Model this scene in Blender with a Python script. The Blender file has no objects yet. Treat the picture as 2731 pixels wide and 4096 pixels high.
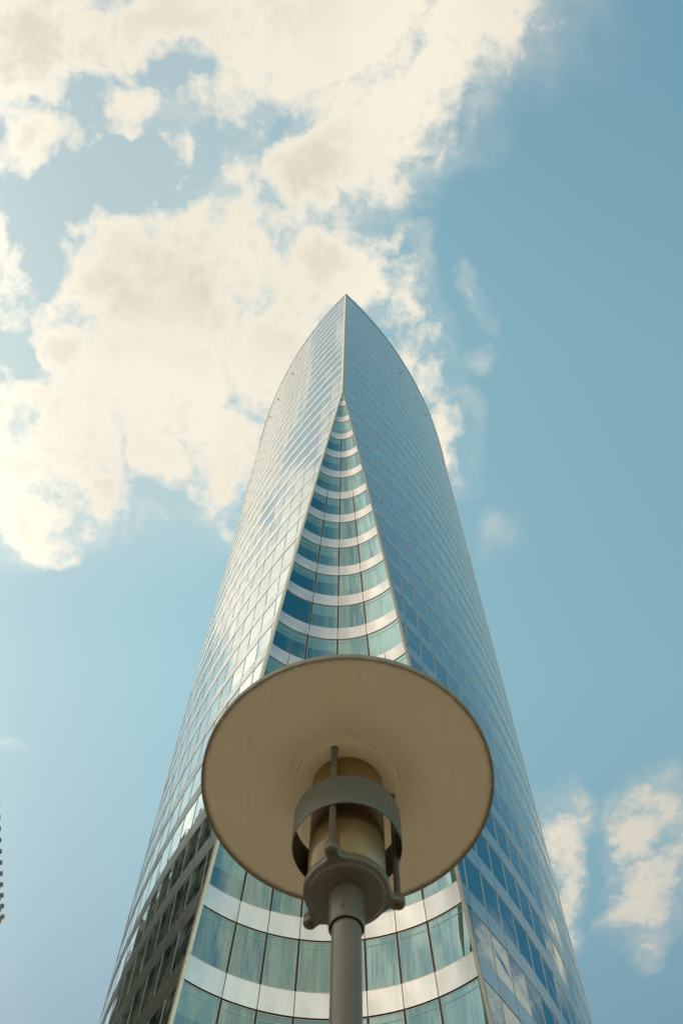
import bpy, math, random
from mathutils import Vector, Matrix, noise as mnoise
random.seed(7)
scene = bpy.context.scene
C = scene.collection
PI = math.pi
R = math.radians

# ------------------------------------------------------------------ helpers
class MB:
    """collects polygons; build() links them as ONE mesh object"""
    def __init__(self):
        self.v, self.f, self.m, self.s, self.uv, self.rnd = [], [], [], [], [], []
    def poly(self, pts, mat=0, smooth=False, uv=None, rnd=0.0):
        b = len(self.v)
        self.v += [tuple(p) for p in pts]
        self.f.append(tuple(range(b, b + len(pts))))
        self.m.append(mat); self.s.append(smooth); self.rnd.append(rnd)
        self.uv.append(uv or [(0.0, 0.0)] * len(pts))
    def grid(self, rows, mat=0, smooth=True, close_u=False, uv=None, rnd=0.0, flip=False):
        """rows of equal length, shared vertices"""
        b = len(self.v); n = len(rows[0])
        for r in rows: self.v += [tuple(p) for p in r]
        for i in range(len(rows) - 1):
            for j in range(n if close_u else n - 1):
                k = (j + 1) % n
                q = (b + i*n + j, b + i*n + k, b + (i+1)*n + k, b + (i+1)*n + j)
                if flip: q = q[::-1]
                self.f.append(q); self.m.append(mat); self.s.append(smooth); self.rnd.append(rnd)
                if uv:
                    cs = [uv[i][j], uv[i][k], uv[i+1][k], uv[i+1][j]]
                    self.uv.append(cs[::-1] if flip else cs)
                else: self.uv.append([(0.0, 0.0)] * 4)
    def box(self, o, ax, ay, az, mat=0):
        """box from corner o with edge vectors"""
        o, ax, ay, az = map(Vector, (o, ax, ay, az))
        p = [o, o+ax, o+ax+ay, o+ay, o+az, o+ax+az, o+ax+ay+az, o+ay+az]
        if ax.cross(ay).dot(az) < 0: fs = [(0,1,2,3),(7,6,5,4),(4,5,1,0),(5,6,2,1),(6,7,3,2),(7,4,0,3)]
        else: fs = [(3,2,1,0),(4,5,6,7),(0,1,5,4),(1,2,6,5),(2,3,7,6),(3,0,4,7)]
        for f in fs: self.poly([p[i] for i in f], mat)
    def lathe(self, prof, c, n=96, mat=0, sharp=False, smooth=True):
        """profile [(r,z)] about vertical axis at c"""
        def ring(r, z): return [(c[0]+r*math.cos(2*PI*i/n), c[1]+r*math.sin(2*PI*i/n), z) for i in range(n)]
        if sharp:
            for a, b in zip(prof, prof[1:]):
                self.grid([ring(*a), ring(*b)], mat, smooth, True)
        else:
            self.grid([ring(*a) for a in prof], mat, smooth, True)
    def build(self, name, mats, parent=None, loc=None):
        me = bpy.data.meshes.new(name)
        off = Vector(loc) if loc is not None else Vector((0, 0, 0))
        me.from_pydata([tuple(Vector(p) - off) for p in self.v], [], self.f)
        mats = mats if isinstance(mats, (list, tuple)) else [mats]
        for m in mats: me.materials.append(m)
        me.polygons.foreach_set('material_index', self.m)
        me.polygons.foreach_set('use_smooth', self.s)
        ul = me.uv_layers.new(name='UVMap')
        flat = [c for fuv in self.uv for t in fuv for c in t]
        ul.data.foreach_set('uv', flat)
        at = me.attributes.new('pane_rnd', 'FLOAT', 'FACE')
        at.data.foreach_set('value', self.rnd)
        me.update()
        o = bpy.data.objects.new(name, me); C.objects.link(o)
        o.location = off
        if parent is not None: child(o, parent)
        return o

def child(o, parent):
    o.parent = parent
    wl = Vector((0, 0, 0)); q = parent
    while q is not None: wl += q.location; q = q.parent
    o.location = o.location - wl
def empty(name, loc):
    o = bpy.data.objects.new(name, None); C.objects.link(o); o.location = loc
    o.empty_display_size = 0.2
    return o
def tag(o, label=None, cat=None, group=None, kind=None):
    for k, v in (('label', label), ('category', cat), ('group', group), ('kind', kind)):
        if v: o[k] = v

# ------------------------------------------------------------------ materials
def new_mat(name):
    m = bpy.data.materials.new(name); m.use_nodes = True
    nt = m.node_tree; nt.nodes.clear()
    return m, nt
def N(nt, t, **kw):
    n = nt.nodes.new(t)
    for k, v in kw.items(): setattr(n, k, v)
    return n
def inp(nt, n, key, val):
    s = n.inputs[key]
    if hasattr(val, 'is_output') or isinstance(val, bpy.types.NodeSocket): nt.links.new(val, s)
    else: s.default_value = val
def math_(nt, op, a, b=None, c=None, clamp=False):
    n = N(nt, 'ShaderNodeMath', operation=op); n.use_clamp = clamp
    for i, x in enumerate((a, b, c)):
        if x is not None: inp(nt, n, i, x)
    return n.outputs[0]
def noise_(nt, vec, scale, detail=4, rough=.5, dist=0.0, dim='3D'):
    n = N(nt, 'ShaderNodeTexNoise', noise_dimensions=dim)
    if vec is not None: nt.links.new(vec, n.inputs['Vector'])
    inp(nt, n, 'Scale', scale); inp(nt, n, 'Detail', detail); inp(nt, n, 'Roughness', rough); inp(nt, n, 'Distortion', dist)
    return n
def mapr(nt, v, a, b, c, d, smooth=False):
    n = N(nt, 'ShaderNodeMapRange'); n.interpolation_type = 'SMOOTHSTEP' if smooth else 'LINEAR'
    inp(nt, n, 'Value', v); inp(nt, n, 1, a); inp(nt, n, 2, b); inp(nt, n, 3, c); inp(nt, n, 4, d)
    return n.outputs[0]
def mixc(nt, f, a, b, mode='MIX'):
    n = N(nt, 'ShaderNodeMix', data_type='RGBA', blend_type=mode)
    inp(nt, n, 0, f); inp(nt, n, 6, a); inp(nt, n, 7, b)
    return n.outputs[2]
def out(nt, sh):
    o = N(nt, 'ShaderNodeOutputMaterial'); nt.links.new(sh, o.inputs[0])
def rgb(r, g, b): return (r, g, b, 1.0)

def principled(name, col, rough=.5, metal=0.0, bump=0.0, bscale=30, var=.12, vscale=3.0, spec=.5, grime=None):
    m, nt = new_mat(name)
    tc = N(nt, 'ShaderNodeTexCoord').outputs['Object']
    b = N(nt, 'ShaderNodeBsdfPrincipled')
    n1 = noise_(nt, tc, vscale, 5, .6)
    f = mapr(nt, n1.outputs[0], .3, .7, 0, 1)
    dark = tuple(c*(1-var) for c in col[:3]) + (1,); lite = tuple(min(1, c*(1+var)) for c in col[:3]) + (1,)
    base = mixc(nt, f, dark, lite)
    if grime:
        n3 = noise_(nt, tc, grime[0], 7, .65)
        g = mapr(nt, n3.outputs[0], grime[1], grime[1] + .12, 0, grime[2], True)
        base = mixc(nt, g, base, rgb(*grime[3]))
    inp(nt, b, 'Base Color', base); inp(nt, b, 'Metallic', metal)
    n2 = noise_(nt, tc, vscale*4, 4, .6)
    inp(nt, b, 'Roughness', mapr(nt, n2.outputs[0], .3, .7, rough*.8, min(1, rough*1.2)))
    inp(nt, b, 'Specular IOR Level', spec)
    if bump:
        n4 = noise_(nt, tc, bscale, 6, .6)
        bp = N(nt, 'ShaderNodeBump'); inp(nt, bp, 'Strength', bump); inp(nt, bp, 'Distance', .01); inp(nt, bp, 'Height', n4.outputs[0])
        nt.links.new(bp.outputs[0], b.inputs['Normal'])
    out(nt, b.outputs[0])
    return m

def facade_glass():
    """coated reflective glass, each pane set a hair differently and slightly bowed"""
    m, nt = new_mat('coated_facade_glass')
    tc = N(nt, 'ShaderNodeTexCoord').outputs['Object']
    uv = N(nt, 'ShaderNodeUVMap').outputs[0]
    rnd = N(nt, 'ShaderNodeAttribute', attribute_name='pane_rnd').outputs['Fac']
    b = N(nt, 'ShaderNodeBsdfPrincipled')
    t = mapr(nt, rnd, 0, 1, 0, 1)
    base = mixc(nt, t, rgb(.385, .495, .53), rgb(.43, .54, .57))
    inp(nt, b, 'Base Color', base); inp(nt, b, 'Metallic', 1.0)
    inp(nt, b, 'Roughness', .035)
    n = noise_(nt, tc, .55, 2, .5)
    n2 = noise_(nt, tc, 1.6, 1, .5)
    h = math_(nt, 'ADD', n.outputs[0], math_(nt, 'MULTIPLY', n2.outputs[0], .18))
    bp = N(nt, 'ShaderNodeBump'); inp(nt, bp, 'Strength', 1.0); inp(nt, bp, 'Distance', .012); inp(nt, bp, 'Height', h)
    nt.links.new(bp.outputs[0], b.inputs['Normal'])
    out(nt, b.outputs[0]); return m

def cut_glass():
    """clearer glass of the hollow: blinds, curtains and painted-in cloud reflections under a wavy gloss"""
    m, nt = new_mat('curtained_glass')
    uv = N(nt, 'ShaderNodeUVMap').outputs[0]
    rnd = N(nt, 'ShaderNodeAttribute', attribute_name='pane_rnd').outputs['Fac']
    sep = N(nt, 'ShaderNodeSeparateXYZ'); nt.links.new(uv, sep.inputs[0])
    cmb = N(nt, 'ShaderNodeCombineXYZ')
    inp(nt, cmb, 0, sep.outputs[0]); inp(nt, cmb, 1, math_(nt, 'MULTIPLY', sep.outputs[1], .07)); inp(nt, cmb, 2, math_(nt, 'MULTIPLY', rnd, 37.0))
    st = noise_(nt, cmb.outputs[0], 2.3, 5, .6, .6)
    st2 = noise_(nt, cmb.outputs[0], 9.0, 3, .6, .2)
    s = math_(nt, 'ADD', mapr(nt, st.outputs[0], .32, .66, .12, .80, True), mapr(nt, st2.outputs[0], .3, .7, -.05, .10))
    cur = mapr(nt, rnd, .2, .85, .0, .9)           # drawn curtain, plus mirrored cloud brightness put into the pane's colour
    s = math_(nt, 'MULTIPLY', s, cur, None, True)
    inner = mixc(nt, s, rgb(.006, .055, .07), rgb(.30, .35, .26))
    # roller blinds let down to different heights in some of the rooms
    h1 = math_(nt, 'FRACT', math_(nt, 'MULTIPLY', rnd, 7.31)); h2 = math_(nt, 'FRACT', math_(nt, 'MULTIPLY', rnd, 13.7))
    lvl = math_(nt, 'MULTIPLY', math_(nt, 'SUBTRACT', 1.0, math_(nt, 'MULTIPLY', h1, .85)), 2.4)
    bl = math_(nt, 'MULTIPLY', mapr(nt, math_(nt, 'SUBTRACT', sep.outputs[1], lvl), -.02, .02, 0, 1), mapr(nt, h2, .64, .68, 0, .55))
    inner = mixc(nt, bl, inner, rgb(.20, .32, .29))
    d = N(nt, 'ShaderNodeBsdfDiffuse'); inp(nt, d, 'Color', inner)
    g = N(nt, 'ShaderNodeBsdfGlossy'); inp(nt, g, 'Color', rgb(.55, .80, .84)); inp(nt, g, 'Roughness', .05)
    # vertical waviness of the curved panes
    cm2 = N(nt, 'ShaderNodeCombineXYZ')
    inp(nt, cm2, 0, sep.outputs[0]); inp(nt, cm2, 1, math_(nt, 'MULTIPLY', sep.outputs[1], .12)); inp(nt, cm2, 2, math_(nt, 'MULTIPLY', rnd, 11.0))
    w = noise_(nt, cm2.outputs[0], 1.5, 2, .5, .2)
    bp = N(nt, 'ShaderNodeBump'); inp(nt, bp, 'Strength', 1.0); inp(nt, bp, 'Distance', .022); inp(nt, bp, 'Height', w.outputs[0])
    nt.links.new(bp.outputs[0], g.inputs['Normal'])
    lw = N(nt, 'ShaderNodeLayerWeight'); inp(nt, lw, 'Blend', .35)
    fac = mapr(nt, lw.outputs['Facing'], 0, 1, .22, .62)
    mx = N(nt, 'ShaderNodeMixShader'); inp(nt, mx, 0, fac)
    nt.links.new(d.outputs[0], mx.inputs[1]); nt.links.new(g.outputs[0], mx.inputs[2])
    out(nt, mx.outputs[0]); return m

def steel(name, col, rough, streak=1.0):
    """brushed stainless panels with faint run-off streaks, each panel a shade of its own"""
    m, nt = new_mat(name)
    tc = N(nt, 'ShaderNodeTexCoord').outputs['Object']
    rnd = N(nt, 'ShaderNodeAttribute', attribute_name='pane_rnd').outputs['Fac']
    b = N(nt, 'ShaderNodeBsdfPrincipled')
    mp = N(nt, 'ShaderNodeMapping'); nt.links.new(tc, mp.inputs[0]); mp.inputs['Scale'].default_value = (1, 1, .15)
    n1 = noise_(nt, mp.outputs[0], 1.6, 3, .6)
    f = mapr(nt, n1.outputs[0], .35, .75, 0, .16*streak, True)
    t = mapr(nt, rnd, 0, 1, .93, 1.0)
    c1 = mixc(nt, f, col, rgb(col[0]*.45, col[1]*.43, col[2]*.40))
    hs = N(nt, 'ShaderNodeHueSaturation'); nt.links.new(c1, hs.inputs['Color']); inp(nt, hs, 'Value', t)
    inp(nt, b, 'Base Color', hs.outputs[0]); inp(nt, b, 'Metallic', 1.0)
    n2 = noise_(nt, tc, 1.2, 1, .5)
    inp(nt, b, 'Roughness', mapr(nt, n2.outputs[0], .3, .7, rough*.85, rough*1.15))
    bp = N(nt, 'ShaderNodeBump'); inp(nt, bp, 'Strength', .6); inp(nt, bp, 'Distance', .006)
    n3 = noise_(nt, tc, .9, 2, .5); inp(nt, bp, 'Height', n3.outputs[0])
    nt.links.new(bp.outputs[0], b.inputs['Normal'])
    out(nt, b.outputs[0]); return m

M = {}
M['glass'] = facade_glass()
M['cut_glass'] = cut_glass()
M['steel'] = steel('brushed_steel', rgb(.73, .725, .71), .33)
M['cut_steel'] = steel('satin_steel', rgb(.85, .785, .735), .36, 2.2)
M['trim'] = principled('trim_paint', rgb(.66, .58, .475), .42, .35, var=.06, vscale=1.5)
M['trim_shade'] = principled('trim_paint_shaded', rgb(.34, .31, .275), .42, .35, var=.08, vscale=1.5)  # darker copy of the trim paint: the right side's shade put into its colour
M['frame'] = principled('frame_aluminium', rgb(.56, .52, .455), .38, .6, var=.05)
M['dark'] = principled('dark_backing', rgb(.012, .012, .011), .6, 0, spec=.2)
M['joint'] = principled('grey_joint', rgb(.16, .155, .15), .45, .75, var=.05)
M['mullion'] = principled('black_mullion', rgb(.014, .014, .013), .4, 0, var=.2)
M['rail'] = principled('pale_rail', rgb(.30, .46, .46), .5, 0, var=.1)
M['bracket'] = principled('bracket_metal', rgb(.42, .41, .38), .5, 0)

# ------------------------------------------------------------------ the tower: plan recovered from its vanishing lines
CAM_Z = 1.6
H = 3.5                                   # storey height
Z0 = 146.41 + CAM_Z                       # underside of the topmost spandrel
ZTOP = 148.30 + CAM_Z
PROW = Vector((-.1835, 23.4895))
AX_R = (Vector((-31.4465, 59.5066)), 47.6928, 1)
AX_L = (Vector((31.7728, 54.8438)), 44.7693, -1)
MOD = 1.3022
CUT_C = Vector((-.2365, 23.34))           # axis of the conical hollow
CUT_AX = R(87.7)
K_APEX = 14.68
def zk(k): return Z0 - k*H
def cut_r(z): return max(0.0, .129*((Z0 - z)/H - K_APEX)*H)
SP = .325*H                               # height of a spandrel
NCOL = 30
FIRST = {1: .28, -1: .19}
def arc(side, s, off=0.0):
    """plan point s metres along the facade from the prow, off metres outwards"""
    c, r, sg = AX_R if side == 1 else AX_L
    d = PROW - c; a = math.atan2(d.y, d.x) + (s/r)*sg
    return Vector((c.x + (r+off)*math.cos(a), c.y + (r+off)*math.sin(a)))
_sc = {}
def s_cut(side, z, extra=0.0):
    r = cut_r(z) + extra
    if r <= 0: return 0.0
    key = (side, round(r, 4))
    if key not in _sc:
        lo, hi = 0.0, 12.0
        for _ in range(40):
            mid = (lo+hi)/2
            if (arc(side, mid) - CUT_C).length < r: lo = mid
            else: hi = mid
        _sc[key] = lo
    return _sc[key]
def phi_edge(side, z):
    p = arc(side, s_cut(side, z)) - CUT_C
    return math.atan2(p.y, p.x) - CUT_AX
def cone(phi, z, off=0.0):
    """point on the hollow; off > 0 goes into the building"""
    r = cut_r(z) + off
    return Vector((CUT_C.x + r*math.cos(CUT_AX+phi), CUT_C.y + r*math.sin(CUT_AX+phi), z))

# camera: rotation recovered from the zenith's place in the photograph
F_PX, W_PX, H_PX, ZEN = 4316.2, 2731, 4096, (1408.0, 440.7)
zc = Vector((ZEN[0]-W_PX/2, -(ZEN[1]-H_PX/2), F_PX)).normalized()      # zenith in (right, up, forward)
fw = Vector((0, 0, 1)); yh = (fw - zc*fw.dot(zc)).normalized()
xh = yh.cross(zc)
if xh.x < 0: xh = -xh
CAM = Vector((0, 0, CAM_Z))
right, up, fwd = Vector((xh.x, yh.x, zc.x)), Vector((xh.y, yh.y, zc.y)), Vector((xh.z, yh.z, zc.z))
def project(p):
    d = Vector(p) - CAM
    w = d.dot(fwd)
    if w <= .01: return None
    return (W_PX/2 + F_PX*d.dot(right)/w, H_PX/2 - F_PX*d.dot(up)/w)
def screen_area(pts):
    """area in the photograph of a panel, 0 where out of frame, turned away or behind the lamp"""
    pts = [Vector(p) for p in pts]
    c = sum(pts, Vector())/len(pts)
    n = (pts[1]-pts[0]).cross(pts[-1]-pts[0])
    if n.dot(CAM - c) <= 0: return 0.0
    q = [project(p) for p in pts]
    if any(x is None for x in q): return 0.0
    q = [(min(max(x, 0), W_PX), min(max(y, 0), H_PX)) for x, y in q]
    a = abs(sum(q[i][0]*q[(i+1) % len(q)][1] - q[(i+1) % len(q)][0]*q[i][1] for i in range(len(q)))/2)
    cx, cy = project(c)
    if ((cx-1391)/570)**2 + ((cy-3105)/465)**2 < 1: return 0.0
    if 1310 < cx < 1440 and cy > 3600: return a*.2
    return a

def clip(poly, a, b, side_keep):
    """clip 2-D polygon to s >= line a-b"""
    def g(p):
        t = (p[1]-a[1])/(b[1]-a[1]); return p[0] - (a[0] + t*(b[0]-a[0]))
    o = []
    for i in range(len(poly)):
        p, q = poly[i], poly[(i+1) % len(poly)]
        gp, gq = g(p), g(q)
        if gp >= 0: o.append(p)
        if (gp >= 0) != (gq >= 0):
            t = gp/(gp-gq); o.append((p[0]+t*(q[0]-p[0]), p[1]+t*(q[1]-p[1])))
    return o
def clean(poly, eps=.012):
    o = []
    for p in poly:
        if not o or math.hypot(p[0]-o[-1][0], p[1]-o[-1][1]) > eps: o.append(p)
    if len(o) > 1 and math.hypot(o[0][0]-o[-1][0], o[0][1]-o[-1][1]) <= eps: o.pop()
    return o
def area2(poly):
    return sum(poly[i][0]*poly[(i+1) % len(poly)][1] - poly[(i+1) % len(poly)][0]*poly[i][1] for i in range(len(poly)))/2
def inset(poly, d):
    """convex counter-clockwise polygon moved in by d; None when it vanishes"""
    n = len(poly); o = []
    for i in range(n):
        p0, p1, p2 = poly[i-1], poly[i], poly[(i+1) % n]
        e1 = (p1[0]-p0[0], p1[1]-p0[1]); e2 = (p2[0]-p1[0], p2[1]-p1[1])
        l1, l2 = math.hypot(*e1), math.hypot(*e2)
        n1 = (-e1[1]/l1, e1[0]/l1); n2 = (-e2[1]/l2, e2[0]/l2)
        k = 1 + n1[0]*n2[0] + n1[1]*n2[1]
        if k < .15: return None
        o.append((p1[0] + d*(n1[0]+n2[0])/k, p1[1] + d*(n1[1]+n2[1])/k))
    if area2(o) <= .02: return None
    for i in range(n):
        e = (poly[(i+1) % n][0]-poly[i][0], poly[(i+1) % n][1]-poly[i][1]); f = (o[(i+1) % n][0]-o[i][0], o[(i+1) % n][1]-o[i][1])
        if e[0]*f[0] + e[1]*f[1] <= 0: return None
    return o

class Panel:
    __slots__ = ('area', 'make', 'centre')
windows, spandrels = [], []

def facade_panels(side):
    EDGE = .20                                     # width of the corner trim
    for j in range(NCOL):
        s0 = (FIRST[side] + j - 1)*MOD if j else 0.0
        if j == 0: s0, s1 = 0.0, FIRST[side]*MOD
        else: s1 = s0 + MOD
        if j == 0: continue
        if j == 1: s0 = .21
        p0, p1 = arc(side, s0), arc(side, s1)
        d = (p1-p0)/(s1-s0)
        nrm = Vector((d.y, -d.x)) if side == 1 else Vector((-d.y, d.x))
        def to3(q, off, p0=p0, d=d, nrm=nrm, s0=s0):
            v = p0 + d*(q[0]-s0) + nrm*off
            return Vector((v.x, v.y, q[1]))
        def tilt_of(rr): return None
        for k in range(0, 43):
            cells = [('s', zk(k)+.0, zk(k)+SP), ('w', zk(k+1)+SP, zk(k))]
            if k == 0: cells.append(('c', zk(0)+SP, ZTOP))
            for kind, zb, zt in cells:
                if kind == 'c': continue
                if zb < 0: continue
                if kind == 's': g = (.014, .014, .048, .010)      # gaps: left, right, bottom, top
                else: g = (.012, .012, .010, .010)
                rect = [(s0+g[0], zb+g[2]), (s1-g[1], zb+g[2]), (s1-g[1], zt-g[3]), (s0+g[0], zt-g[3])]
                if zb < zk(K_APEX):
                    e0, e1 = s_cut(side, zb) + EDGE, s_cut(side, zt) + EDGE
                    if e1 < s1 and e0 < s1 and e0 <= s0: pass
                    rect = clip(rect, (e0, zb), (e1, zt), 1)
                rect = clean(rect)
                if len(rect) < 3 or area2(rect) < .03: continue
                rnd = random.random()
                if side == 1: order = lambda ps: ps
                else: order = lambda ps: ps[::-1]
                if kind == 's':
                    off = .008
                    pts = order([to3(q, off) for q in rect])
                    P = Panel(); P.area = screen_area(pts); P.centre = sum(pts, Vector())/len(pts)
                    def mk(mb, fr=None, rail=None, rect=rect, to3=to3, off=off, order=order, rnd=rnd, side=side):
                        a = [to3(q, off) for q in rect]; b = [to3(q, off-.035) for q in rect]
                        mb.poly(order(a), 0, rnd=rnd)
                        for i in range(len(a)):
                            n_ = (i+1) % len(a)
                            mb.poly(order([b[i], b[n_], a[n_], a[i]]), 0, rnd=rnd)
                    P.make = mk; spandrels.append(P)
                else:
                    # each pane is set a hair out of true
                    ta, tb = random.gauss(0, .0022), random.gauss(0, .0022)
                    inn = inset(rect, .025)
                    cs = sum(q[0] for q in rect)/len(rect); cz = sum(q[1] for q in rect)/len(rect)
                    pane = inn or rect
                    def pane3(q, to3=to3, cs=cs, cz=cz, ta=ta, tb=tb): return to3(q, -.004 + ta*(q[0]-cs) + tb*(q[1]-cz))
                    pts = order([to3(q, 0) for q in rect])
                    P = Panel(); P.area = screen_area(pts); P.centre = sum(pts, Vector())/len(pts)
                    def mk(mb, fr=None, rail=None, pane=pane, rect=rect, inn=inn, pane3=pane3, to3=to3, order=order, rnd=rnd):
                        mb.poly(order([pane3(q) for q in pane]), 0, rnd=rnd, uv=order([(q[0], q[1]) for q in pane]))
                        if inn:
                            fb, mi = (fr, 0) if fr is not None else (mb, 1)
                            n = len(rect)
                            for i in range(n):
                                a, b2 = rect[i], rect[(i+1) % n]; c2, d2 = inn[(i+1) % n], inn[i]
                                fb.poly(order([to3(a, .006), to3(b2, .006), to3(c2, .006), to3(d2, .006)]), mi)
                                fb.poly(order([to3(d2, .006), to3(c2, .006), to3(c2, -.012), to3(d2, -.012)]), mi)
                                fb.poly(order([to3(a, -.03), to3(b2, -.03), to3(b2, .006), to3(a, .006)]), mi)
                    P.make = mk; windows.append(P)

def joints(k):
    if k < 18: return []
    if k < 21: return [0]
    if k < 27: return [-19.2, 0, 19.2]
    return [-28.8, -19.2, -9.6, 0, 9.6, 19.2, 28.8]

def hollow_panels():
    for k in range(14, 43):
        for kind, zb, zt in (('s', zk(k), zk(k)+SP), ('w', zk(k+1)+SP, zk(k))):
            if zb < .3: continue
            if cut_r(zb) < .12: continue
            zt = min(zt, zk(K_APEX)-.35)
            if zt - zb < .2: continue
            js = [None] + [R(-a) for a in joints(k)] + ['end']
            for a, b in zip(js, js[1:]):
                # a is the left edge (larger angle), b the right one
                gap = (.016 if kind == 's' else .05)
                gz = (.045, .012) if kind == 's' else (.02, .02)
                z0, z1 = zb+gz[0], zt-gz[1]
                rows = []; uvs = []
                nz = 4
                mid = .5*(zb+zt)
                def ang(e, z, sgn):
                    if e is None: return phi_edge(-1, z) - .03/max(cut_r(z), .1)
                    if e == 'end': return phi_edge(1, z) + .03/max(cut_r(z), .1)
                    return e + sgn*gap/max(cut_r(z), .2)
                width = abs(ang(a, mid, -1) - ang(b, mid, 1))
                n = max(2, int(math.degrees(width)/2.0))
                for i in range(nz+1):
                    z = z0 + (z1-z0)*i/nz
                    pa, pb = ang(a, z, -1), ang(b, z, 1)
                    rows.append([(pa + (pb-pa)*t/n, z) for t in range(n+1)])
                rnd = random.random()
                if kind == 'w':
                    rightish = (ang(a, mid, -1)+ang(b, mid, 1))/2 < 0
                    rnd = random.choice((.1, .3, .5, .75, .95)) if not rightish else random.choice((.45, .6, .8, .95, .7))  # right-hand panes paler: the clouds they mirror are painted into their tone
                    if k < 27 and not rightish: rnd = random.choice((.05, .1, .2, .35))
                off = 0.0 if kind == 's' else .03
                P = Panel()
                pts = [cone(rows[0][0][0], z0), cone(rows[0][-1][0], z0), cone(rows[-1][-1][0], z1), cone(rows[-1][0][0], z1)]
                P.area = screen_area(pts); P.centre = sum(pts, Vector())/4
                def mk(mb, fr=None, rail=None, rows=rows, kind=kind, off=off, rnd=rnd, z0=z0, z1=z1, k=k):
                    G = [[cone(ph, z, off) for ph, z in r] for r in rows]
                    U = [[(-ph*cut_r(z), 2.4*(z-z0)/(z1-z0)) for ph, z in r] for r in rows]
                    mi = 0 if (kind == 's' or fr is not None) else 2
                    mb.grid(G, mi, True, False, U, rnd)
                    if kind == 's':
                        # returns at top and bottom edges
                        mb.grid([[cone(ph, z, .06) for ph, z in rows[0]], [cone(ph, z, 0) for ph, z in rows[0]]], 0, True, rnd=rnd)
                        mb.grid([[cone(ph, z, 0) for ph, z in rows[-1]], [cone(ph, z, .06) for ph, z in rows[-1]]], 0, True, rnd=rnd)
                    else:
                        fb, fi = (fr, 0) if fr is not None else (mb, 1)
                        rb, ri = (rail, 0) if rail is not None else (mb, 3)
                        n_ = len(rows[0])
                        def row(z, o, trim=0.0, lo=0.0, hi=0.0):
                            t = (z-z0)/(z1-z0)
                            A = rows[0][0][0]*(1-t) + rows[-1][0][0]*t; B = rows[0][-1][0]*(1-t) + rows[-1][-1][0]*t
                            e = trim*(A-B); A2, B2 = A - e - lo, B + e + lo
                            return [cone(A2 + (B2-A2)*q/(n_-1), z, o) for q in range(n_)]
                        def loop(d):
                            g = d*.6/max(cut_r(.5*(z0+z1)), .2)
                            za, zc_ = z0 + d*.8, z1 - d
                            zs_ = [za + (zc_-za)*i/nz for i in range(nz+1)]
                            R_ = [row(z, .018, 0, g) for z in zs_]
                            return R_[0] + [r[-1] for r in R_[1:]] + R_[-1][::-1][1:] + [r[0] for r in R_[::-1][1:-1]]
                        fb.grid([loop(0.0), loop(.028)], fi, True, True)
                        if (z1-z0) > 1.5 and rnd > .12 and k > 19:
                            zr = z1 - .30
                            rb.grid([row(zr-.032, .020, .03), row(zr, .020, .03)], ri, True)
                P.make = mk
                (spandrels if kind == 's' else windows).append(P)
                P_kind = kind

tower = empty('office_tower', (PROW.x, PROW.y, 0))
tag(tower, 'tall glass office tower with a sharp prow and a scooped conical hollow behind the lamp', 'tower')

facade_panels(1); nR = len(windows); facade_panels(-1)
nFW, nFS = len(windows), len(spandrels)
hollow_panels()
cutw = set(id(p) for p in windows[nFW:]); cuts = set(id(p) for p in spandrels[nFS:])
def emit(plist, name, cutset, mats_f, mats_c, framed):
    order = sorted(plist, key=lambda p: -p.area)
    big = order[:100]
    for p in big:
        mb = MB(); is_cut = id(p) in cutset
        fr = MB() if framed else None
        rail = MB() if framed else None
        p.make(mb, fr, rail)
        o = mb.build(name, mats_c if is_cut else mats_f, tower, p.centre)
        if framed and fr.f:
            fr.build('frame', M['frame'], o, p.centre)
        if framed and rail.f:
            rail.build('blind_rail', M['rail'], o, p.centre)
    mb = MB()
    for p in order[100:]:
        if id(p) in cutset and not framed:
            b = len(mb.m); p.make(mb, None)
            for i in range(b, len(mb.m)): mb.m[i] = 1
        else: p.make(mb, None)
    if framed: o = mb.build(name, [M['glass'], M['frame'], M['cut_glass'], M['rail']], tower)
    else: o = mb.build(name, [M['steel'], M['cut_steel']], tower)
    tag(o, kind='stuff')
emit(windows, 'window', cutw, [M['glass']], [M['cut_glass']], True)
emit(spandrels, 'spandrel_panel', cuts, [M['steel']], [M['cut_steel']], False)

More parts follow.
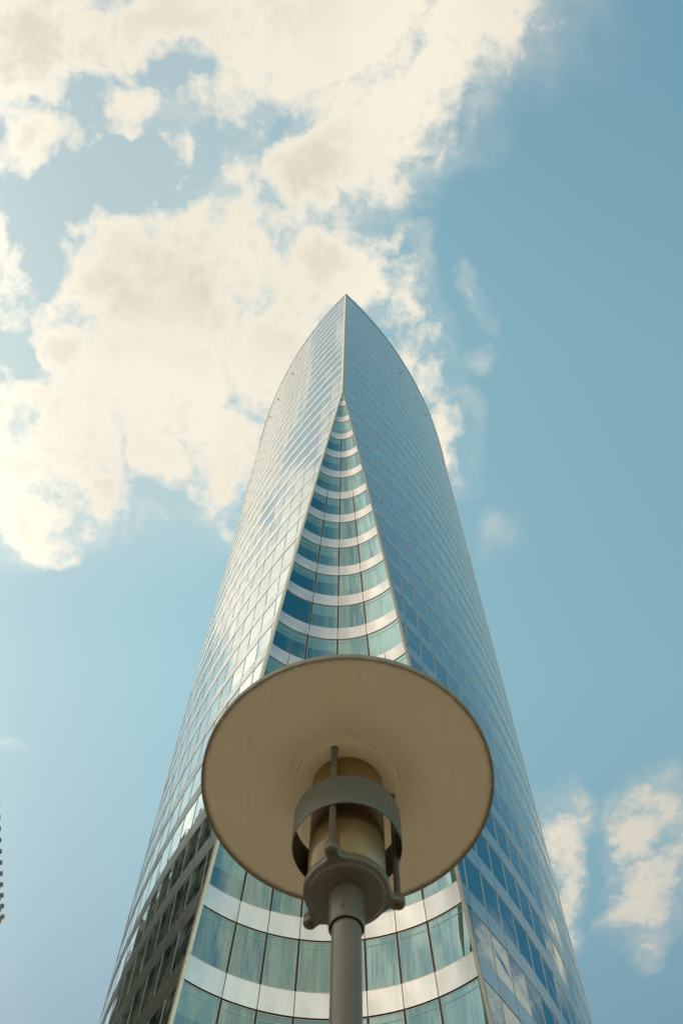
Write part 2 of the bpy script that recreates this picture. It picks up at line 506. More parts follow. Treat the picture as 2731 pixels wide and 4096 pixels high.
# dark carcass behind the panels, one closed skin
def carcass():
    IN, INF = .10, .048
    levels = [0.0]
    z = zk(42)
    for k in range(42, -1, -1):
        for zz in (zk(k), zk(k)+SP):
            if zz > .2: levels.append(zz)
    za = zk(K_APEX)
    levels += [za, za-.3, za-.6, ZTOP-.4]
    levels = sorted(set(round(x, 3) for x in levels))
    smax = NCOL*MOD
    nA, nC = 60, 24
    rows = []
    for z in levels:
        row = []
        ex = IN
        sl = s_cut(-1, z, ex if cut_r(z) > 0 else 0); sr = s_cut(1, z, ex if cut_r(z) > 0 else 0)
        for i in range(nA+1):
            s = smax + (sl-smax)*i/nA; p = arc(-1, s, -INF); row.append((p.x, p.y, z))
        pl, pr = arc(-1, sl, -INF), arc(1, sr, -INF)
        r = cut_r(z)
        if r > .05:
            al = math.atan2(*(pl-CUT_C)[::-1]) if False else math.atan2((pl-CUT_C).y, (pl-CUT_C).x)
            ar = math.atan2((pr-CUT_C).y, (pr-CUT_C).x)
            rl, rr = (pl-CUT_C).length, (pr-CUT_C).length
            for i in range(1, nC):
                t = i/nC; a = al + (ar-al)*t; q = max(r+IN, rl*(1-t)+rr*t)
                row.append((CUT_C.x+q*math.cos(a), CUT_C.y+q*math.sin(a), z))
        else:
            for i in range(1, nC):
                t = i/nC; row.append((pl.x*(1-t)+pr.x*t, pl.y*(1-t)+pr.y*t + .10*4*t*(1-t), z))
        for i in range(nA+1):
            s = sr + (smax-sr)*i/nA; p = arc(1, s, -INF); row.append((p.x, p.y, z))
        rows.append(row)
    mb = MB()
    n = len(rows[0]); i1, i2 = nA, nA+nC
    mb.grid([r[:i1+1] for r in rows], 1, False)
    mb.grid([r[i1:i2+1] for r in rows], 0, False)
    mb.grid([r[i2:] for r in rows], 1, False)
    mb.grid([[r[-1], r[0]] for r in rows], 1, False)
    mb.poly(rows[-1], 0)
    mb.build('wall', [M['dark'], M['joint']], tower)
carcass()

# roof cap: a rim of metal above the topmost spandrel
def roof_cap():
    mb = MB()
    for side in (1, -1):
        n = NCOL
        ss = [0.0] + [(FIRST[side]+j)*MOD for j in range(n)]
        lo, hi, iu = [], [], []
        for s in ss:
            a = arc(side, s, .05); b = arc(side, s, -.6)
            lo.append((a.x, a.y, zk(0)+SP+.02)); hi.append((a.x, a.y, ZTOP)); iu.append((b.x, b.y, ZTOP))
        for i in range(len(ss)-1):
            f = [lo[i], lo[i+1], hi[i+1], hi[i]]; g = [hi[i], hi[i+1], iu[i+1], iu[i]]
            mb.poly(f if side == 1 else f[::-1]); mb.poly(g if side == 1 else g[::-1])
    mb.build('parapet', M['steel'], tower)
roof_cap()

# corner trim: prow above the hollow, then along both of its edges
def corner_trim(side):
    mb = MB()
    zs = sorted([ZTOP] + [zk(k) for k in range(0, 43) if zk(k) > .2] + [zk(k)+SP for k in range(0, 43) if zk(k)+SP > .2] + [zk(K_APEX), zk(K_APEX)-.4])
    for zb, zt in zip(zs, zs[1:]):
        if zt-zb < .05: continue
        g = .008
        for a, b in ((zb+g, zt-g),):
            pts = []
            above = zb >= zk(K_APEX) - .05
            if above: w0 = w1 = .195; s_a = s_b = 0.0
            else:
                s_a, s_b = s_cut(side, a), s_cut(side, b)
                w0 = w1 = .185 if side == -1 else .16
                if zt > zk(K_APEX)-3: pass
            def P(s, z, off):
                q = arc(side, s, off); return Vector((q.x, q.y, z))
            face = [P(s_a, a, .035), P(s_a+w0, a, .035), P(s_b+w1, b, .035), P(s_b, b, .035)]
            back = [P(s_a, a, -.10), P(s_a+w0, a, -.06), P(s_b+w1, b, -.06), P(s_b, b, -.10)]
            o = (lambda l: l) if side == 1 else (lambda l: l[::-1])
            r_ = random.random()
            mb.poly(o(face), 0, rnd=r_)
            mb.poly(o([face[1], back[1], back[2], face[2]]), 0, rnd=r_)
            mb.poly(o([back[0], face[0], face[3], back[3]]), 0, rnd=r_)
            mb.poly(o([back[0], back[1], face[1], face[0]]), 0, rnd=r_)
            if not above:
                # return into the hollow
                i0, i1 = phi_edge(side, a), phi_edge(side, b)
                sg = 1 if side == 1 else -1
                e0, e1 = cone(i0 + sg*.055/max(cut_r(a), .1), a, -.012), cone(i1 + sg*.055/max(cut_r(b), .1), b, -.012)
                mb.poly(o([e0, face[0], face[3], e1]), 0, rnd=r_)
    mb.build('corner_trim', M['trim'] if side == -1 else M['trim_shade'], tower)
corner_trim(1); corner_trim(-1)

# cap plate where the hollow runs out under the prow
mb = MB()
za = zk(K_APEX)-.30
pl = arc(-1, s_cut(-1, za), .03); pr = arc(1, s_cut(1, za), .03)
ap = arc(1, 0, .05)
mb.poly([(pl.x, pl.y, za), (pr.x, pr.y, za), (ap.x, ap.y, zk(K_APEX)+.5)])
mb.poly([(pl.x, pl.y, za), (CUT_C.x, CUT_C.y+.35, za-.02), (pr.x, pr.y, za)])
mb.build('apex_plate', M['trim'], tower)

# black mullions of the hollow: one bar down each joint
for deg, k0 in ((0, 18), (-19.2, 21), (19.2, 21), (-28.8, 27), (-9.6, 27), (9.6, 27), (28.8, 27)):
    mb = MB(); ph = R(-deg); rows = []
    zt = zk(k0)+SP-.02; n = 40
    for i in range(n+1):
        z = zt + (.4-zt)*i/n; r = cut_r(z); w = .047/max(r, .2)
        # bowed cross-section: back edge, face, back edge
        rows.append([cone(ph+w, z, .085), cone(ph+w, z, .035), cone(ph-w, z, .035), cone(ph-w, z, .085)])
    mb.grid(rows, 0, False, flip=True)
    mb.build('mullion', M['mullion'], tower)

# small cleaning-cable brackets on the facades
def bracket(side, j, k):
    s = (FIRST[side]+j)*MOD; z = zk(k)+.1
    p = arc(side, s, .0); q = arc(side, s+.01); t = (q-p).normalized(); n = (arc(side, s, 1)-p)
    mb = MB()
    t3, n3 = Vector((t.x, t.y, 0)), Vector((n.x, n.y, 0)); p3 = Vector((p.x, p.y, z))
    mb.box(p3 - t3*.035, t3*.07, n3*.16, (0, 0, .045))
    mb.box(p3 - t3*.12 + n3*.08, t3*.24, n3*.04, (0, 0, .045))
    mb.box(p3 - t3*.09 + n3*.145, t3*.18, n3*.045, (0, 0, .045))
    mb.build('bracket', M['bracket'], tower)
for side in (1, -1):
    for j in (8, 11, 13): bracket(side, j, 3)

# ------------------------------------------------------------------ the street lamp
LX, LY = .0462, 2.2173
LZ = CAM_Z
m_paint = principled('grey_lamp_paint', rgb(.098, .076, .054), .33, 0, bump=.12, bscale=160, var=.10, vscale=14, spec=.5, grime=(22, .60, .5, (.05, .04, .028)))
m_post = principled('post_paint', rgb(.125, .10, .073), .38, 0, bump=.05, bscale=140, var=.06, vscale=9, spec=.5)
m_ring = principled('ring_paint', rgb(.085, .078, .06), .42, 0, bump=.06, bscale=120, var=.08, vscale=10, grime=(30, .64, .4, (.06, .05, .03)))
m_ringin = principled('brown_ring_lining', rgb(.07, .045, .02), .5, 0, var=.25, vscale=18)  # inner face of the ring, browner and darker than the outside
m_dif = principled('yellowed_diffuser', rgb(.18, .11, .042), .32, 0.35, bump=.03, bscale=50, var=.14, vscale=6, spec=.5, grime=(9, .58, .35, (.13, .09, .03)))
m_bolt = principled('tarnished_bolt', rgb(.12, .09, .045), .45, .6)

def shade_paint():
    m, nt = new_mat('stained_cream_enamel')
    tc = N(nt, 'ShaderNodeTexCoord').outputs['Object']
    b = N(nt, 'ShaderNodeBsdfPrincipled')
    sp = N(nt, 'ShaderNodeSeparateXYZ'); nt.links.new(tc, sp.inputs[0])
    rad = math_(nt, 'SQRT', math_(nt, 'ADD', math_(nt, 'MULTIPLY', sp.outputs[0], sp.outputs[0]), math_(nt, 'MULTIPLY', sp.outputs[1], sp.outputs[1])))
    n1 = noise_(nt, tc, 4.5, 6, .62)
    base = mixc(nt, mapr(nt, n1.outputs[0], .3, .7, 0, 1), rgb(.67, .51, .36), rgb(.73, .57, .415))
    # dirt creeping in from the rim
    n2 = noise_(nt, tc, 34, 5, .7)
    edge = mapr(nt, math_(nt, 'ADD', rad, math_(nt, 'MULTIPLY', math_(nt, 'SUBTRACT', n2.outputs[0], .5), .022)), .488, .507, 0, .7, True)
    base = mixc(nt, edge, base, rgb(.10, .07, .03))
    # dirty hub
    hub = mapr(nt, math_(nt, 'ADD', rad, math_(nt, 'MULTIPLY', math_(nt, 'SUBTRACT', n2.outputs[0], .5), .10)), .12, .30, .42, 0, True)
    base = mixc(nt, hub, base, rgb(.36, .25, .13))
    # specks and scuffs
    n3 = noise_(nt, tc, 75, 3, .5)
    sk = mapr(nt, n3.outputs[0], .72, .77, 0, .6, True)
    base = mixc(nt, sk, base, rgb(.14, .095, .05))
    mp = N(nt, 'ShaderNodeMapping'); nt.links.new(tc, mp.inputs[0]); mp.inputs['Scale'].default_value = (1, .12, 1); mp.inputs['Rotation'].default_value = (0, 0, .9)
    n5 = noise_(nt, mp.outputs[0], 24, 4, .6)
    base = mixc(nt, mapr(nt, n5.outputs[0], .62, .72, 0, .16, True), base, rgb(.30, .22, .12))
    inp(nt, b, 'Base Color', base); inp(nt, b, 'Roughness', .5)
    bp = N(nt, 'ShaderNodeBump'); inp(nt, bp, 'Strength', .15); inp(nt, bp, 'Distance', .002); inp(nt, bp, 'Height', n2.outputs[0])
    nt.links.new(bp.outputs[0], b.inputs['Normal'])
    out(nt, b.outputs[0]); return m
m_shade = shade_paint()
m_shadetop = principled('weathered_shade_top', rgb(.20, .185, .15), .6, 0, var=.25, vscale=12)
m_rim = principled('grimy_rim', rgb(.20, .165, .115), .6, 0, var=.2, vscale=24, grime=(60, .55, .55, (.06, .045, .022)))

lamp = empty('street_lamp', (LX, LY, 0))
tag(lamp, 'grey street lamp with a wide cream disc shade standing in front of the glass tower', 'street lamp')
c0 = (LX, LY)
def lz(z): return z + LZ
# post
mb = MB(); mb.lathe([(.060, 0), (.060, .9), (.048, .98), (.0445, 1.1), (.0438, lz(2.50))], c0, 64)
mb.build('post', m_post, lamp, (LX, LY, 0))
mb = MB(); mb.lathe([(.13, 0.004), (.13, .02), (.125, .025), (.06, .026)], c0, 64, sharp=True)
mb.build('base_plate', m_paint, lamp, (LX, LY, 0))
# collar with rounded lower lip
zb = lz(2.500)
mb = MB()
mb.lathe([(.0435, zb+.012), (.0475, zb+.001), (.0505, zb-.001), (.0528, zb+.003), (.0535, zb+.010), (.0535, zb+.055), (.0535, zb+.10), (.0535, zb+.135), (.056, zb+.143), (.064, zb+.147)], c0, 96)
col = mb.build('collar', m_paint, lamp, (LX, LY, zb))
def screw(az, z, r, rad=.0048):
    n = Vector((math.cos(az), math.sin(az), 0)); t = Vector((-n.y, n.x, 0)); u = Vector((0, 0, 1))
    p = Vector((LX, LY, z)) + n*(r-.001)
    mb = MB(); rings = []
    for rr, o in ((rad, 0), (rad, .0025), (rad*.55, .003), (rad*.5, .0008)):
        rings.append([p + n*o + (t*math.cos(2*PI*i/16) + u*math.sin(2*PI*i/16))*rr for i in range(16)])
    mb.grid(rings, 0, True, True); mb.poly(rings[-1])
    mb.build('screw', m_bolt, col, p)
for z in (zb+.036, zb+.108): screw(R(-104), z, .0535)
# flange with three lugs: one outline, rounded edges
LUGS = [R(-107.5), R(13), R(132.5)]
LR = .161
def flange_outline(grow):
    pts = []
    r0, rl, rf = .132+grow, .0225+grow, .026-grow
    n = 360
    def rad(th):
        # radius of the union of disc, lugs and the tangent fillets, by polar search
        best = r0
        for a in LUGS:
            d = (th-a+PI) % (2*PI) - PI
            cx, cy = LR, 0.0
            x, y = math.cos(d), math.sin(d)
            b = x*cx; disc = b*b - (cx*cx - rl*rl)
            if disc >= 0 and b > 0: best = max(best, b + math.sqrt(disc))
            # neck
            ad = abs(d)
            if ad < .42:
                t = ad/.42
                best = max(best, r0 + (LR*.93 - r0)*(.5+.5*math.cos(PI*t))**1.7)
        return best
    return [(rad(2*PI*i/n)*math.cos(2*PI*i/n), rad(2*PI*i/n)*math.sin(2*PI*i/n)) for i in range(n)]
mb = MB()
zf = lz(2.648)
rows = []
for g, z in ((-.0075, 0), (-.002, .0025), (0, .008), (0, .026), (-.003, .031), (-.008, .033)):
    rows.append([(LX+x, LY+y, zf+z) for x, y in flange_outline(g)])
mb.grid(rows, 0, True, True)
# underside: outline to rounded step down to the dish
n = 360
bot = [rows[0]]
for rr, z in ((.121, -.0005), (.1175, -.002), (.1155, -.006), (.113, -.0085), (.109, -.0095), (.085, -.0105), (.05, -.0115)):
    bot.append([(LX+rr*math.cos(2*PI*i/n), LY+rr*math.sin(2*PI*i/n), zf+z) for i in range(n)])
mb.grid(bot, 0, True, True, flip=True)
top = [rows[-1], [(LX+.05*math.cos(2*PI*i/n), LY+.05*math.sin(2*PI*i/n), zf+.033) for i in range(n)]]
mb.grid(top, 0, False, True)
flange = mb.build('flange', m_paint, lamp, (LX, LY, zf))
for a in LUGS:
    p = (LX+LR*math.cos(a), LY+LR*math.sin(a))
    mb = MB()
    mb.lathe([(.0125, zf+.001), (.0125, zf-.002), (.0118, zf-.003), (.0092, zf-.003), (.0088, zf-.0015)], p, 32)
    mb.lathe([(.0088, zf-.0015), (.0070, zf-.0016), (.0066, zf-.0055), (.0050, zf-.0062), (.0001, zf-.0062)], p, 6, smooth=False)
    mb.build('bolt', m_bolt, flange, (p[0], p[1], zf))
    # rod from lug to shade
    mb = MB()
    mb.lathe([(.0205, zf+.030), (.0200, zf+.038), (.0150, zf+.044), (.0108, zf+.047), (.0104, lz(3.0)), (.0104, lz(3.19)), (.0125, lz(3.194)), (.0125, lz(3.205))], p, 32)
    mb.build('rod', m_paint, lamp, (p[0], p[1], zf))
# diffuser
mb = MB()
mb.lathe([(.1185, lz(2.682)), (.1215, lz(2.684)), (.1215, lz(2.80)), (.1215, lz(3.206))], c0, 128)
mb.build('diffuser', m_dif, lamp, (LX, LY, lz(2.682)))
# ring band around the diffuser
mb = MB()
z0, z1 = lz(2.864), lz(3.010)
mb.lathe([(.1770, z0+.001), (.1775, z0+.003), (.1775, z1-.003), (.1770, z1)], c0, 160, 0)
mb.lathe([(.1742, z0), (.1770, z0+.001)], c0, 160, 0, sharp=True)
mb.lathe([(.1770, z1), (.1742, z1)], c0, 160, 0, sharp=True)
mb.lathe([(.1742, z1), (.1742, z0)], c0, 160, 1)
mb.build('ring_band', [m_ring, m_ringin], lamp, (LX, LY, z0))
# shade: enamel underside, turned-down rim, weathered top
zs = lz(3.205)
mb = MB()
U = [(.1875, zs+.001), (.1885, zs+.003), (.20, zs+.0032), (.36, zs+.0028), (.48, zs+.002), (.498, zs+.0005), (.5035, zs-.002)]
mb.lathe(U[::-1], c0, 192, 0)
mb.lathe([(.5075, zs-.010), (.5035, zs-.002)], c0, 192, 1, sharp=True)
mb.lathe([(.5105, zs-.0100), (.5075, zs-.010)], c0, 192, 1, sharp=True)
mb.lathe([(.5115, zs-.008), (.5105, zs-.010)], c0, 192, 1, sharp=True)
mb.lathe([(.5115, zs-.008), (.5115, zs+.014), (.508, zs+.019)], c0, 192, 1)
mb.lathe([(.508, zs+.019), (.40, zs+.055), (.20, zs+.11), (.05, zs+.135), (.0005, zs+.137)], c0, 192, 2)
shade = mb.build('shade', [m_shade, m_rim, m_shadetop], lamp, (LX, LY, zs))
mb = MB()
mb.lathe([(.1862, zs+.004), (.1862, zs-.0018), (.1850, zs-.0030), (.12, zs-.0030), (.0005, zs-.0030)][::-1], c0, 160, 0)
mb.build('hub_plate', m_shade, shade, (LX, LY, zs))
mb = MB()
mb.lathe([(.1868, zs+.006), (.1885, zs+.006)], c0, 120)
# ------------------------------------------------------------------ the dark slab block on the left
m_bwall = principled('dark_block_glass', rgb(.04, .062, .056), .25, 0, var=.3, vscale=.3, spec=.5)
m_fin = principled('bronze_fin', rgb(.27, .245, .19), .55, 0, var=.15, vscale=.6)
m_roofkit = principled('roof_plant_metal', rgb(.06, .065, .065), .6, 0, var=.2, vscale=1.0)
m_corner = principled('corner_glazing', rgb(.03, .07, .13), .15, .0, var=.2, vscale=.3)
BH, BY0, BY1 = 84.0+CAM_Z, 15.0, 74.6
def bx(y): return -31.62 - .0513*(y-59.4)      # face of the block, not quite square to the street
def slab(mb, ya, yb, za, zb, front, back):
    """prism between two depths in front of / behind the face"""
    p = [(bx(ya)+back, ya), (bx(yb)+back, yb), (bx(yb)+front, yb), (bx(ya)+front, ya)]
    lo = [(x, y, za) for x, y in p]; hi = [(x, y, zb) for x, y in p]
    mb.poly(lo); mb.poly(hi[::-1])
    for i in range(4):
        j = (i+1) % 4; mb.poly([lo[i], hi[i], hi[j], lo[j]])
BM = bx(45)
blk = empty('office_block', (BM-12, 45, 0))
tag(blk, 'dark office block with projecting bronze fins at the left edge', 'building')
mb = MB(); slab(mb, BY0, BY1, 0, BH-.8, 0, -24); mb.build('wall', m_bwall, blk, (BM-12, 45, 0))
mb = MB(); slab(mb, BY1+.003, BY1+.12, 0, BH-1.4, .05, -24); mb.build('end_glazing', m_corner, blk, (BM-12, BY1, 0))
mb = MB(); slab(mb, BY0+.02, BY1-.4, BH-.797, BH-.30, -.05, -23.6); mb.build('roof', m_roofkit, blk, (BM-12, 45, BH))
for k in range(1, 24):                          # dark spandrels between the storeys
    mb = MB(); slab(mb, BY0+.05, BY1-.05, k*3.5, k*3.5+1.1, .12, .003); mb.build('spandrel', m_roofkit, blk, (BM, 45, k*3.5))
y = BY1 - .30
while y > BY0 + .4:
    mb = MB()
    slab(mb, y-.28, y, 4, BH, .62, .125)
    slab(mb, y-.33, y+.05, BH+.003, BH+.24, .75, .42)
    mb.build('fin', m_fin, blk, (bx(y), y, 4)); y -= 1.28
for (yy, w, d, h) in ((70.0, 2.2, 3, 2.6), (63, 4, 5, 1.8), (56.5, 1.6, 2, 3.8), (50.5, 6, 4, 2.2), (44.0, 2.0, 3, 4.2), (37, 7, 5, 2.4), (28, 3, 3, 3.6), (20, 6, 6, 2.6)):
    mb = MB(); slab(mb, yy-w/2, yy+w/2, BH-.29, BH-.29+h, -1, -1-d); slab(mb, yy-w*.2, yy+w*.1, BH-.287+h, BH+.9+h, -1-d*.3, -1-d*.6); mb.build('roof_unit', m_roofkit, blk, (BM-2, yy, BH))

# ------------------------------------------------------------------ ground
def ground_mat():
    m, nt = new_mat('plaza_paving')
    tc = N(nt, 'ShaderNodeTexCoord').outputs['Object']
    b = N(nt, 'ShaderNodeBsdfPrincipled')
    br = N(nt, 'ShaderNodeTexBrick'); nt.links.new(tc, br.inputs['Vector'])
    inp(nt, br, 'Scale', 1.0); inp(nt, br, 'Mortar Size', .006); inp(nt, br, 'Brick Width', .9); inp(nt, br, 'Row Height', .6)
    inp(nt, br, 'Color1', rgb(.64, .515, .385)); inp(nt, br, 'Color2', rgb(.58, .465, .345)); inp(nt, br, 'Mortar', rgb(.12, .10, .08))
    n = noise_(nt, tc, .6, 6, .6)
    inp(nt, b, 'Base Color', mixc(nt, mapr(nt, n.outputs[0], .3, .7, 0, .4), br.outputs[0], rgb(.50, .40, .30)))
    inp(nt, b, 'Roughness', .8)
    out(nt, b.outputs[0]); return m
mb = MB(); mb.poly([(-1500, -1500, 0), (1500, -1500, 0), (1500, 1500, 0), (-1500, 1500, 0)])
g = mb.build('ground', ground_mat()); tag(g, kind='structure')

# ------------------------------------------------------------------ sky
SUN_EL, SUN_AZ = R(28), R(-62)            # azimuth from +y towards +x
sun_dir = Vector((math.sin(SUN_AZ)*math.cos(SUN_EL), math.cos(SUN_AZ)*math.cos(SUN_EL), math.sin(SUN_EL)))
w = bpy.data.worlds.new('World'); scene.world = w; w.use_nodes = True
nt = w.node_tree; nt.nodes.clear()
sky = N(nt, 'ShaderNodeTexSky', sky_type='NISHITA'); sky.sun_disc = False
sky.sun_elevation = SUN_EL; sky.sun_rotation = SUN_AZ
sky.air_density = 1.0; sky.dust_density = 1.0; sky.ozone_density = 1.0
SKY_STRENGTH = .15
dirv = N(nt, 'ShaderNodeTexCoord').outputs['Generated']
sep = N(nt, 'ShaderNodeSeparateXYZ'); nt.links.new(dirv, sep.inputs[0])
zz = math_(nt, 'MAXIMUM', sep.outputs[2], .04)
u = math_(nt, 'DIVIDE', sep.outputs[0], zz); v = math_(nt, 'DIVIDE', sep.outputs[1], zz)
uvw = N(nt, 'ShaderNodeCombineXYZ'); inp(nt, uvw, 0, u); inp(nt, uvw, 1, v); uvv = uvw.outputs[0]
# warp of the cloud layer
wn = noise_(nt, uvv, 7.0, 4, .58, 0, '2D')
wv = N(nt, 'ShaderNodeVectorMath', operation='SUBTRACT'); nt.links.new(wn.outputs[1], wv.inputs[0]); wv.inputs[1].default_value = (.5, .5, .5)
ws = N(nt, 'ShaderNodeVectorMath', operation='SCALE'); nt.links.new(wv.outputs[0], ws.inputs[0]); ws.inputs['Scale'].default_value = .11
wa = N(nt, 'ShaderNodeVectorMath', operation='ADD'); nt.links.new(uvv, wa.inputs[0]); nt.links.new(ws.outputs[0], wa.inputs[1])
P2 = wa.outputs[0]
#CLOUDS#
CLOUDS = [(-0.0199, -0.0763, 0.1543, 0.0636, 1.0), (0.0977, -0.0758, 0.0551, 0.0402, 1.0), (0.0267, -0.0088, 0.0716, 0.0563, 1.0), (-0.0058, 0.0459, 0.0615, 0.0403, 1.0), (-0.1342, -0.0601, 0.0592, 0.044, 0.8), (-0.0438, 0.0878, 0.043, 0.0227, 0.62), (0.0629, -0.0376, 0.0559, 0.0379, 0.9), (-0.2718, -0.05, 0.093, 0.0785, 1.0), (-0.2905, 0.0458, 0.054, 0.0403, 0.9), (-0.1815, 0.0141, 0.0343, 0.0269, 0.6), (-0.113, 0.0088, 0.0456, 0.0392, 0.66), (-0.1481, 0.0458, 0.0212, 0.033, 0.6), (-0.0943, 0.0555, 0.027, 0.0185, 0.62), (-0.191, -0.0314, 0.0337, 0.0208, 0.62), (-0.1469, 0.1484, 0.1079, 0.0711, 1.0), (-0.1824, 0.2472, 0.1241, 0.0973, 1.0), (-0.235, 0.3046, 0.097, 0.0659, 1.0), (-0.0831, 0.203, 0.0773, 0.1232, 1.0), (-0.1297, 0.3017, 0.0758, 0.0658, 1.0), (-0.3123, 0.3786, 0.0389, 0.0507, 0.8), (-0.3142, 0.1449, 0.032, 0.0394, 0.8), (-0.2625, 0.2078, 0.0449, 0.037, 0.9), (-0.244, 0.1044, 0.0315, 0.0191, 0.7), (-0.0432, 0.1378, 0.0437, 0.0392, 0.75), (-0.181, 0.3252, 0.0637, 0.0401, 1.15), (-0.1303, 0.3372, 0.0469, 0.0269, 0.8), (-0.0547, 0.194, 0.0446, 0.057, 0.9), (-0.3275, 0.3028, 0.0422, 0.057, 0.9), (-0.2422, 0.3584, 0.0472, 0.0319, 0.8), (-0.0156, 0.1254, 0.0376, 0.0272, 1.0), (0.0235, 0.1128, 0.0295, 0.025, 0.9), (0.0414, 0.1633, 0.0321, 0.0399, 1.0), (0.0087, 0.1443, 0.0358, 0.0295, 0.95), (0.0471, 0.2036, 0.0285, 0.039, 0.92), (0.0552, 0.2493, 0.0351, 0.0402, 0.9), (0.0724, 0.3027, 0.0387, 0.0404, 1.0), (0.0354, 0.2163, 0.0306, 0.0455, 0.9), (0.1177, 0.1653, 0.008, 0.018, 0.55), (0.1155, 0.2224, 0.0164, 0.0158, 0.5), (0.1459, 0.3888, 0.0216, 0.0279, 0.3), (0.088, 0.2066, 0.0065, 0.0082, 0.4), (0.2444, 0.7383, 0.0375, 0.0449, 0.86), (0.2552, 0.8117, 0.0363, 0.0751, 0.86), (0.3348, 0.7441, 0.0404, 0.0497, 0.88), (0.3555, 0.8175, 0.0413, 0.0627, 0.86), (0.3681, 0.6777, 0.0212, 0.0222, 0.55), (0.2801, 0.72, 0.0191, 0.0228, 0.6), (0.3164, 0.8524, 0.0199, 0.0246, 0.3), (0.3834, 0.7748, 0.0194, 0.0412, 0.5), (0.3601, 0.9042, 0.0252, 0.0253, 0.5), (-0.3562, 0.6423, 0.0141, 0.0087, 0.26), (-0.37, 0.11, 0.06, 0.07, 1.0), (-0.42, 0.19, 0.12, 0.11, 1.1), (-0.42, 0.31, 0.07, 0.05, 0.9), (-0.72, 0.52, 0.14, 0.1, 0.75), (-0.62, 0.33, 0.08, 0.06, 0.6), (0.85, -1.05, 0.35, 0.3, 0.9), (0.0, -1.75, 1.5, 0.55, 1.1), (1.1, -1.3, 0.4, 0.3, 0.8), (-0.55, -0.6, 0.22, 0.2, 0.95), (0.87, 0.47, 0.07, 0.12, 1), (0.6, 0.735, 0.09, 0.04, 0.9), (0.47, 0.685, 0.05, 0.04, 0.6), (-0.44, 0.08, 0.1, 0.1, 0.9), (-0.38, 0.17, 0.07, 0.06, 0.9), (-0.5, 0.27, 0.09, 0.07, 0.9), (-0.42, 0.4, 0.05, 0.04, 0.45), (-0.5, 0.36, 0.06, 0.04, 0.6), (-0.62, 0.46, 0.07, 0.05, 0.6), (-0.7, 0.2, 0.12, 0.1, 0.9), (-0.9, 0.05, 0.16, 0.14, 0.9), (-0.35, -0.45, 0.22, 0.18, 0.95), (-0.7, -0.35, 0.2, 0.16, 0.85), (-0.15, -0.85, 0.22, 0.16, 0.8), (-0.9, -0.9, 0.35, 0.25, 0.9), (-0.3, -1.4, 0.3, 0.25, 0.9), (-1.3, -0.4, 0.3, 0.25, 0.9), (0.5, -1.5, 0.3, 0.2, 0.7), (-1.4, -1.6, 0.5, 0.4, 0.9), (1.6, -1.0, 0.4, 0.3, 0.6), (2.2, 0.8, 0.6, 0.4, 0.7), (-2.2, 0.5, 0.5, 0.4, 0.8), (0.6, -2.6, 0.6, 0.4, 0.7)]
HOLES = [(0.2982, 0.7894, 0.0127, 0.0593, 0.55), (-0.2901, 0.0903, 0.0353, 0.0189, 0.5), (-0.2937, 0.2168, 0.0184, 0.0186, 0.7), (-0.2107, -0.01, 0.0302, 0.0176, 0.32), (-0.1425, -0.0256, 0.03, 0.0174, 0.3), (-0.1952, 0.0655, 0.0427, 0.0149, 0.4), (-0.2903, 0.4342, 0.0264, 0.0191, 0.3), (-0.2658, 0.1358, 0.0119, 0.0235, 0.4)]
def field(lst):
    acc = None
    for (cu, cv, ru, rv, wt) in lst:
        k = 1.75
        mp = N(nt, 'ShaderNodeMapping', vector_type='TEXTURE'); nt.links.new(P2, mp.inputs[0])
        mp.inputs['Location'].default_value = (cu, cv, 0); mp.inputs['Scale'].default_value = (ru*k, rv*k, 1)
        gr = N(nt, 'ShaderNodeTexGradient', gradient_type='SPHERICAL'); nt.links.new(mp.outputs[0], gr.inputs[0])
        r = math_(nt, 'MULTIPLY', gr.outputs[1], wt*1.35) if True else None
        acc = r if acc is None else math_(nt, 'MAXIMUM', acc, r)
    return acc if acc is not None else 0.0
dens = field(CLOUDS)
if HOLES: dens = math_(nt, 'SUBTRACT', dens, field(HOLES))
f1 = noise_(nt, P2, 8.0, 5, .60, 0, '2D')
f2 = noise_(nt, uvv, 24.0, 6, .66, 0, '2D')
nz = math_(nt, 'ADD', math_(nt, 'MULTIPLY', math_(nt, 'SUBTRACT', f1.outputs[0], .5), 2.0), math_(nt, 'MULTIPLY', math_(nt, 'SUBTRACT', f2.outputs[0], .5), 1.15))
gate = mapr(nt, dens, .02, .35, .25, 1.0, True)      # no stray puffs in open sky
c = math_(nt, 'ADD', dens, math_(nt, 'MULTIPLY', nz, gate))
alpha = mapr(nt, c, .20, .98, 0, 1, True)
veil = math_(nt, 'MULTIPLY', mapr(nt, dens, .0, .55, 0, .46, True), mapr(nt, f1.outputs[0], .30, .62, .15, 1, True))
alpha = math_(nt, 'MAXIMUM', alpha, veil)
haze = math_(nt, 'MULTIPLY', mapr(nt, u, .10, -.16, 0, .27, True), mapr(nt, v, .50, .30, 0, 1, True))   # thin milky veil about the big cloud
alpha = math_(nt, 'MAXIMUM', alpha, haze)
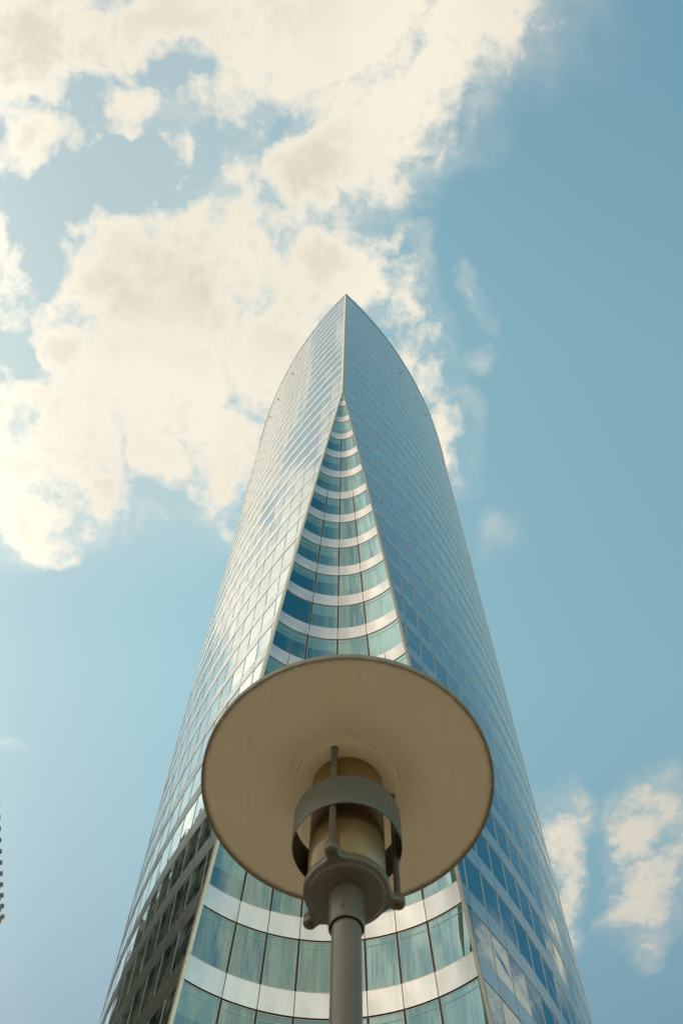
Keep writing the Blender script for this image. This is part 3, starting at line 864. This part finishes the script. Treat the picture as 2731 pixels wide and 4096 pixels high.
# scattered cover away from the part of the sky in the picture
thick = mapr(nt, c, .6, 1.5, 0, 1, True)
f3 = noise_(nt, uvv, 5.0, 2, .5, 0, '2D')
sh = math_(nt, 'MULTIPLY', mapr(nt, f3.outputs[0], .30, .75, 0, 1, True), mapr(nt, u, .06, -.08, .35, 1.0, True))
corner = math_(nt, 'MULTIPLY', mapr(nt, v, .10, -.10, 0, .8, True), mapr(nt, u, -.04, -.24, 0, 1, True))
grey = math_(nt, 'MULTIPLY', thick, math_(nt, 'MAXIMUM', sh, corner))
ccol = mixc(nt, grey, mixc(nt, mapr(nt, v, -1.2, -.4, 0, 1), rgb(.92, .79, .62), rgb(.97, .895, .74)), rgb(.70, .645, .55))
boost = math_(nt, 'MULTIPLY', mapr(nt, u, -.66, -.17, 2.1, 1.0, True), math_(nt, 'SUBTRACT', 1.0, math_(nt, 'MULTIPLY', mapr(nt, u, .05, .36, 0, .24, True), mapr(nt, v, -.4, 0, 0, 1, True))))      # brighter towards the sun
cs = N(nt, 'ShaderNodeVectorMath', operation='SCALE'); nt.links.new(ccol, cs.inputs[0]); nt.links.new(boost, cs.inputs['Scale'])
hs = N(nt, 'ShaderNodeHueSaturation'); nt.links.new(sky.outputs[0], hs.inputs['Color']); inp(nt, hs, 'Saturation', 1.0); inp(nt, hs, 'Value', 1.0)
rp = N(nt, 'ShaderNodeValToRGB'); inp(nt, rp, 0, mapr(nt, v, -.2, 1.2, 0, 1)); el = rp.color_ramp.elements
el[0].position = .1; el[0].color = rgb(.717, .875, .635); el[1].position = .88; el[1].color = rgb(.483, .554, .408)
e = el.new(.286); e.color = rgb(.80, .95, .645)
e = el.new(.536); e.color = rgb(.76, .875, .60)
tint = mixc(nt, 1.0, hs.outputs[0], rp.outputs[0], 'MULTIPLY')
sks = N(nt, 'ShaderNodeVectorMath', operation='SCALE'); nt.links.new(tint, sks.inputs[0]); sks.inputs['Scale'].default_value = SKY_STRENGTH*2.72
side = mapr(nt, math_(nt, 'SUBTRACT', u, math_(nt, 'MULTIPLY', v, .2)), .26, .62, 0, 1, True)   # the deep band of sky at right angles to the sun
side = math_(nt, 'MULTIPLY', side, mapr(nt, sep.outputs[2], .30, .60, 0, 1, True))
deep = mixc(nt, side, mixc(nt, mapr(nt, u, -.36, -.06, 0, 1, True), rgb(.97, .865, .875), rgb(1, 1, 1)), rgb(.22, .44, .585))
sks2 = N(nt, 'ShaderNodeVectorMath', operation='MULTIPLY'); nt.links.new(sks.outputs[0], sks2.inputs[0]); nt.links.new(deep, sks2.inputs[1])
al = math_(nt, 'MULTIPLY', alpha, mapr(nt, u, .1, .4, .97, .88))
final = mixc(nt, al, sks2.outputs[0], cs.outputs[0])
bg = N(nt, 'ShaderNodeBackground'); nt.links.new(final, bg.inputs[0]); bg.inputs[1].default_value = 1.0
wo = N(nt, 'ShaderNodeOutputWorld'); nt.links.new(bg.outputs[0], wo.inputs[0])

sl = bpy.data.lights.new('sun', 'SUN'); sl.energy = 3.2; sl.angle = R(.5); sl.color = (1.0, .90, .76)
so = bpy.data.objects.new('sun', sl); C.objects.link(so)
so.rotation_euler = sun_dir.to_track_quat('Z', 'Y').to_euler(); so.location = (-200, 40, 250)

# ------------------------------------------------------------------ camera
cd = bpy.data.cameras.new('camera'); cam = bpy.data.objects.new('camera', cd); C.objects.link(cam)
mat = Matrix(((right.x, up.x, -fwd.x), (right.y, up.y, -fwd.y), (right.z, up.z, -fwd.z))).to_4x4()
mat.translation = CAM
cam.matrix_world = mat
cd.sensor_fit = 'VERTICAL'; cd.sensor_height = 36; cd.lens = F_PX/H_PX*36
cd.clip_start = .05; cd.clip_end = 6000
cd.dof.use_dof = True; cd.dof.focus_distance = 70; cd.dof.aperture_fstop = 10
scene.camera = cam
scene.view_settings.view_transform = 'Standard'; scene.view_settings.look = 'None'
scene.view_settings.exposure = 0; scene.view_settings.gamma = 1
scene.render.resolution_x, scene.render.resolution_y = 682, 1024
scene.cycles.max_bounces = 8; scene.cycles.glossy_bounces = 5; scene.cycles.diffuse_bounces = 4
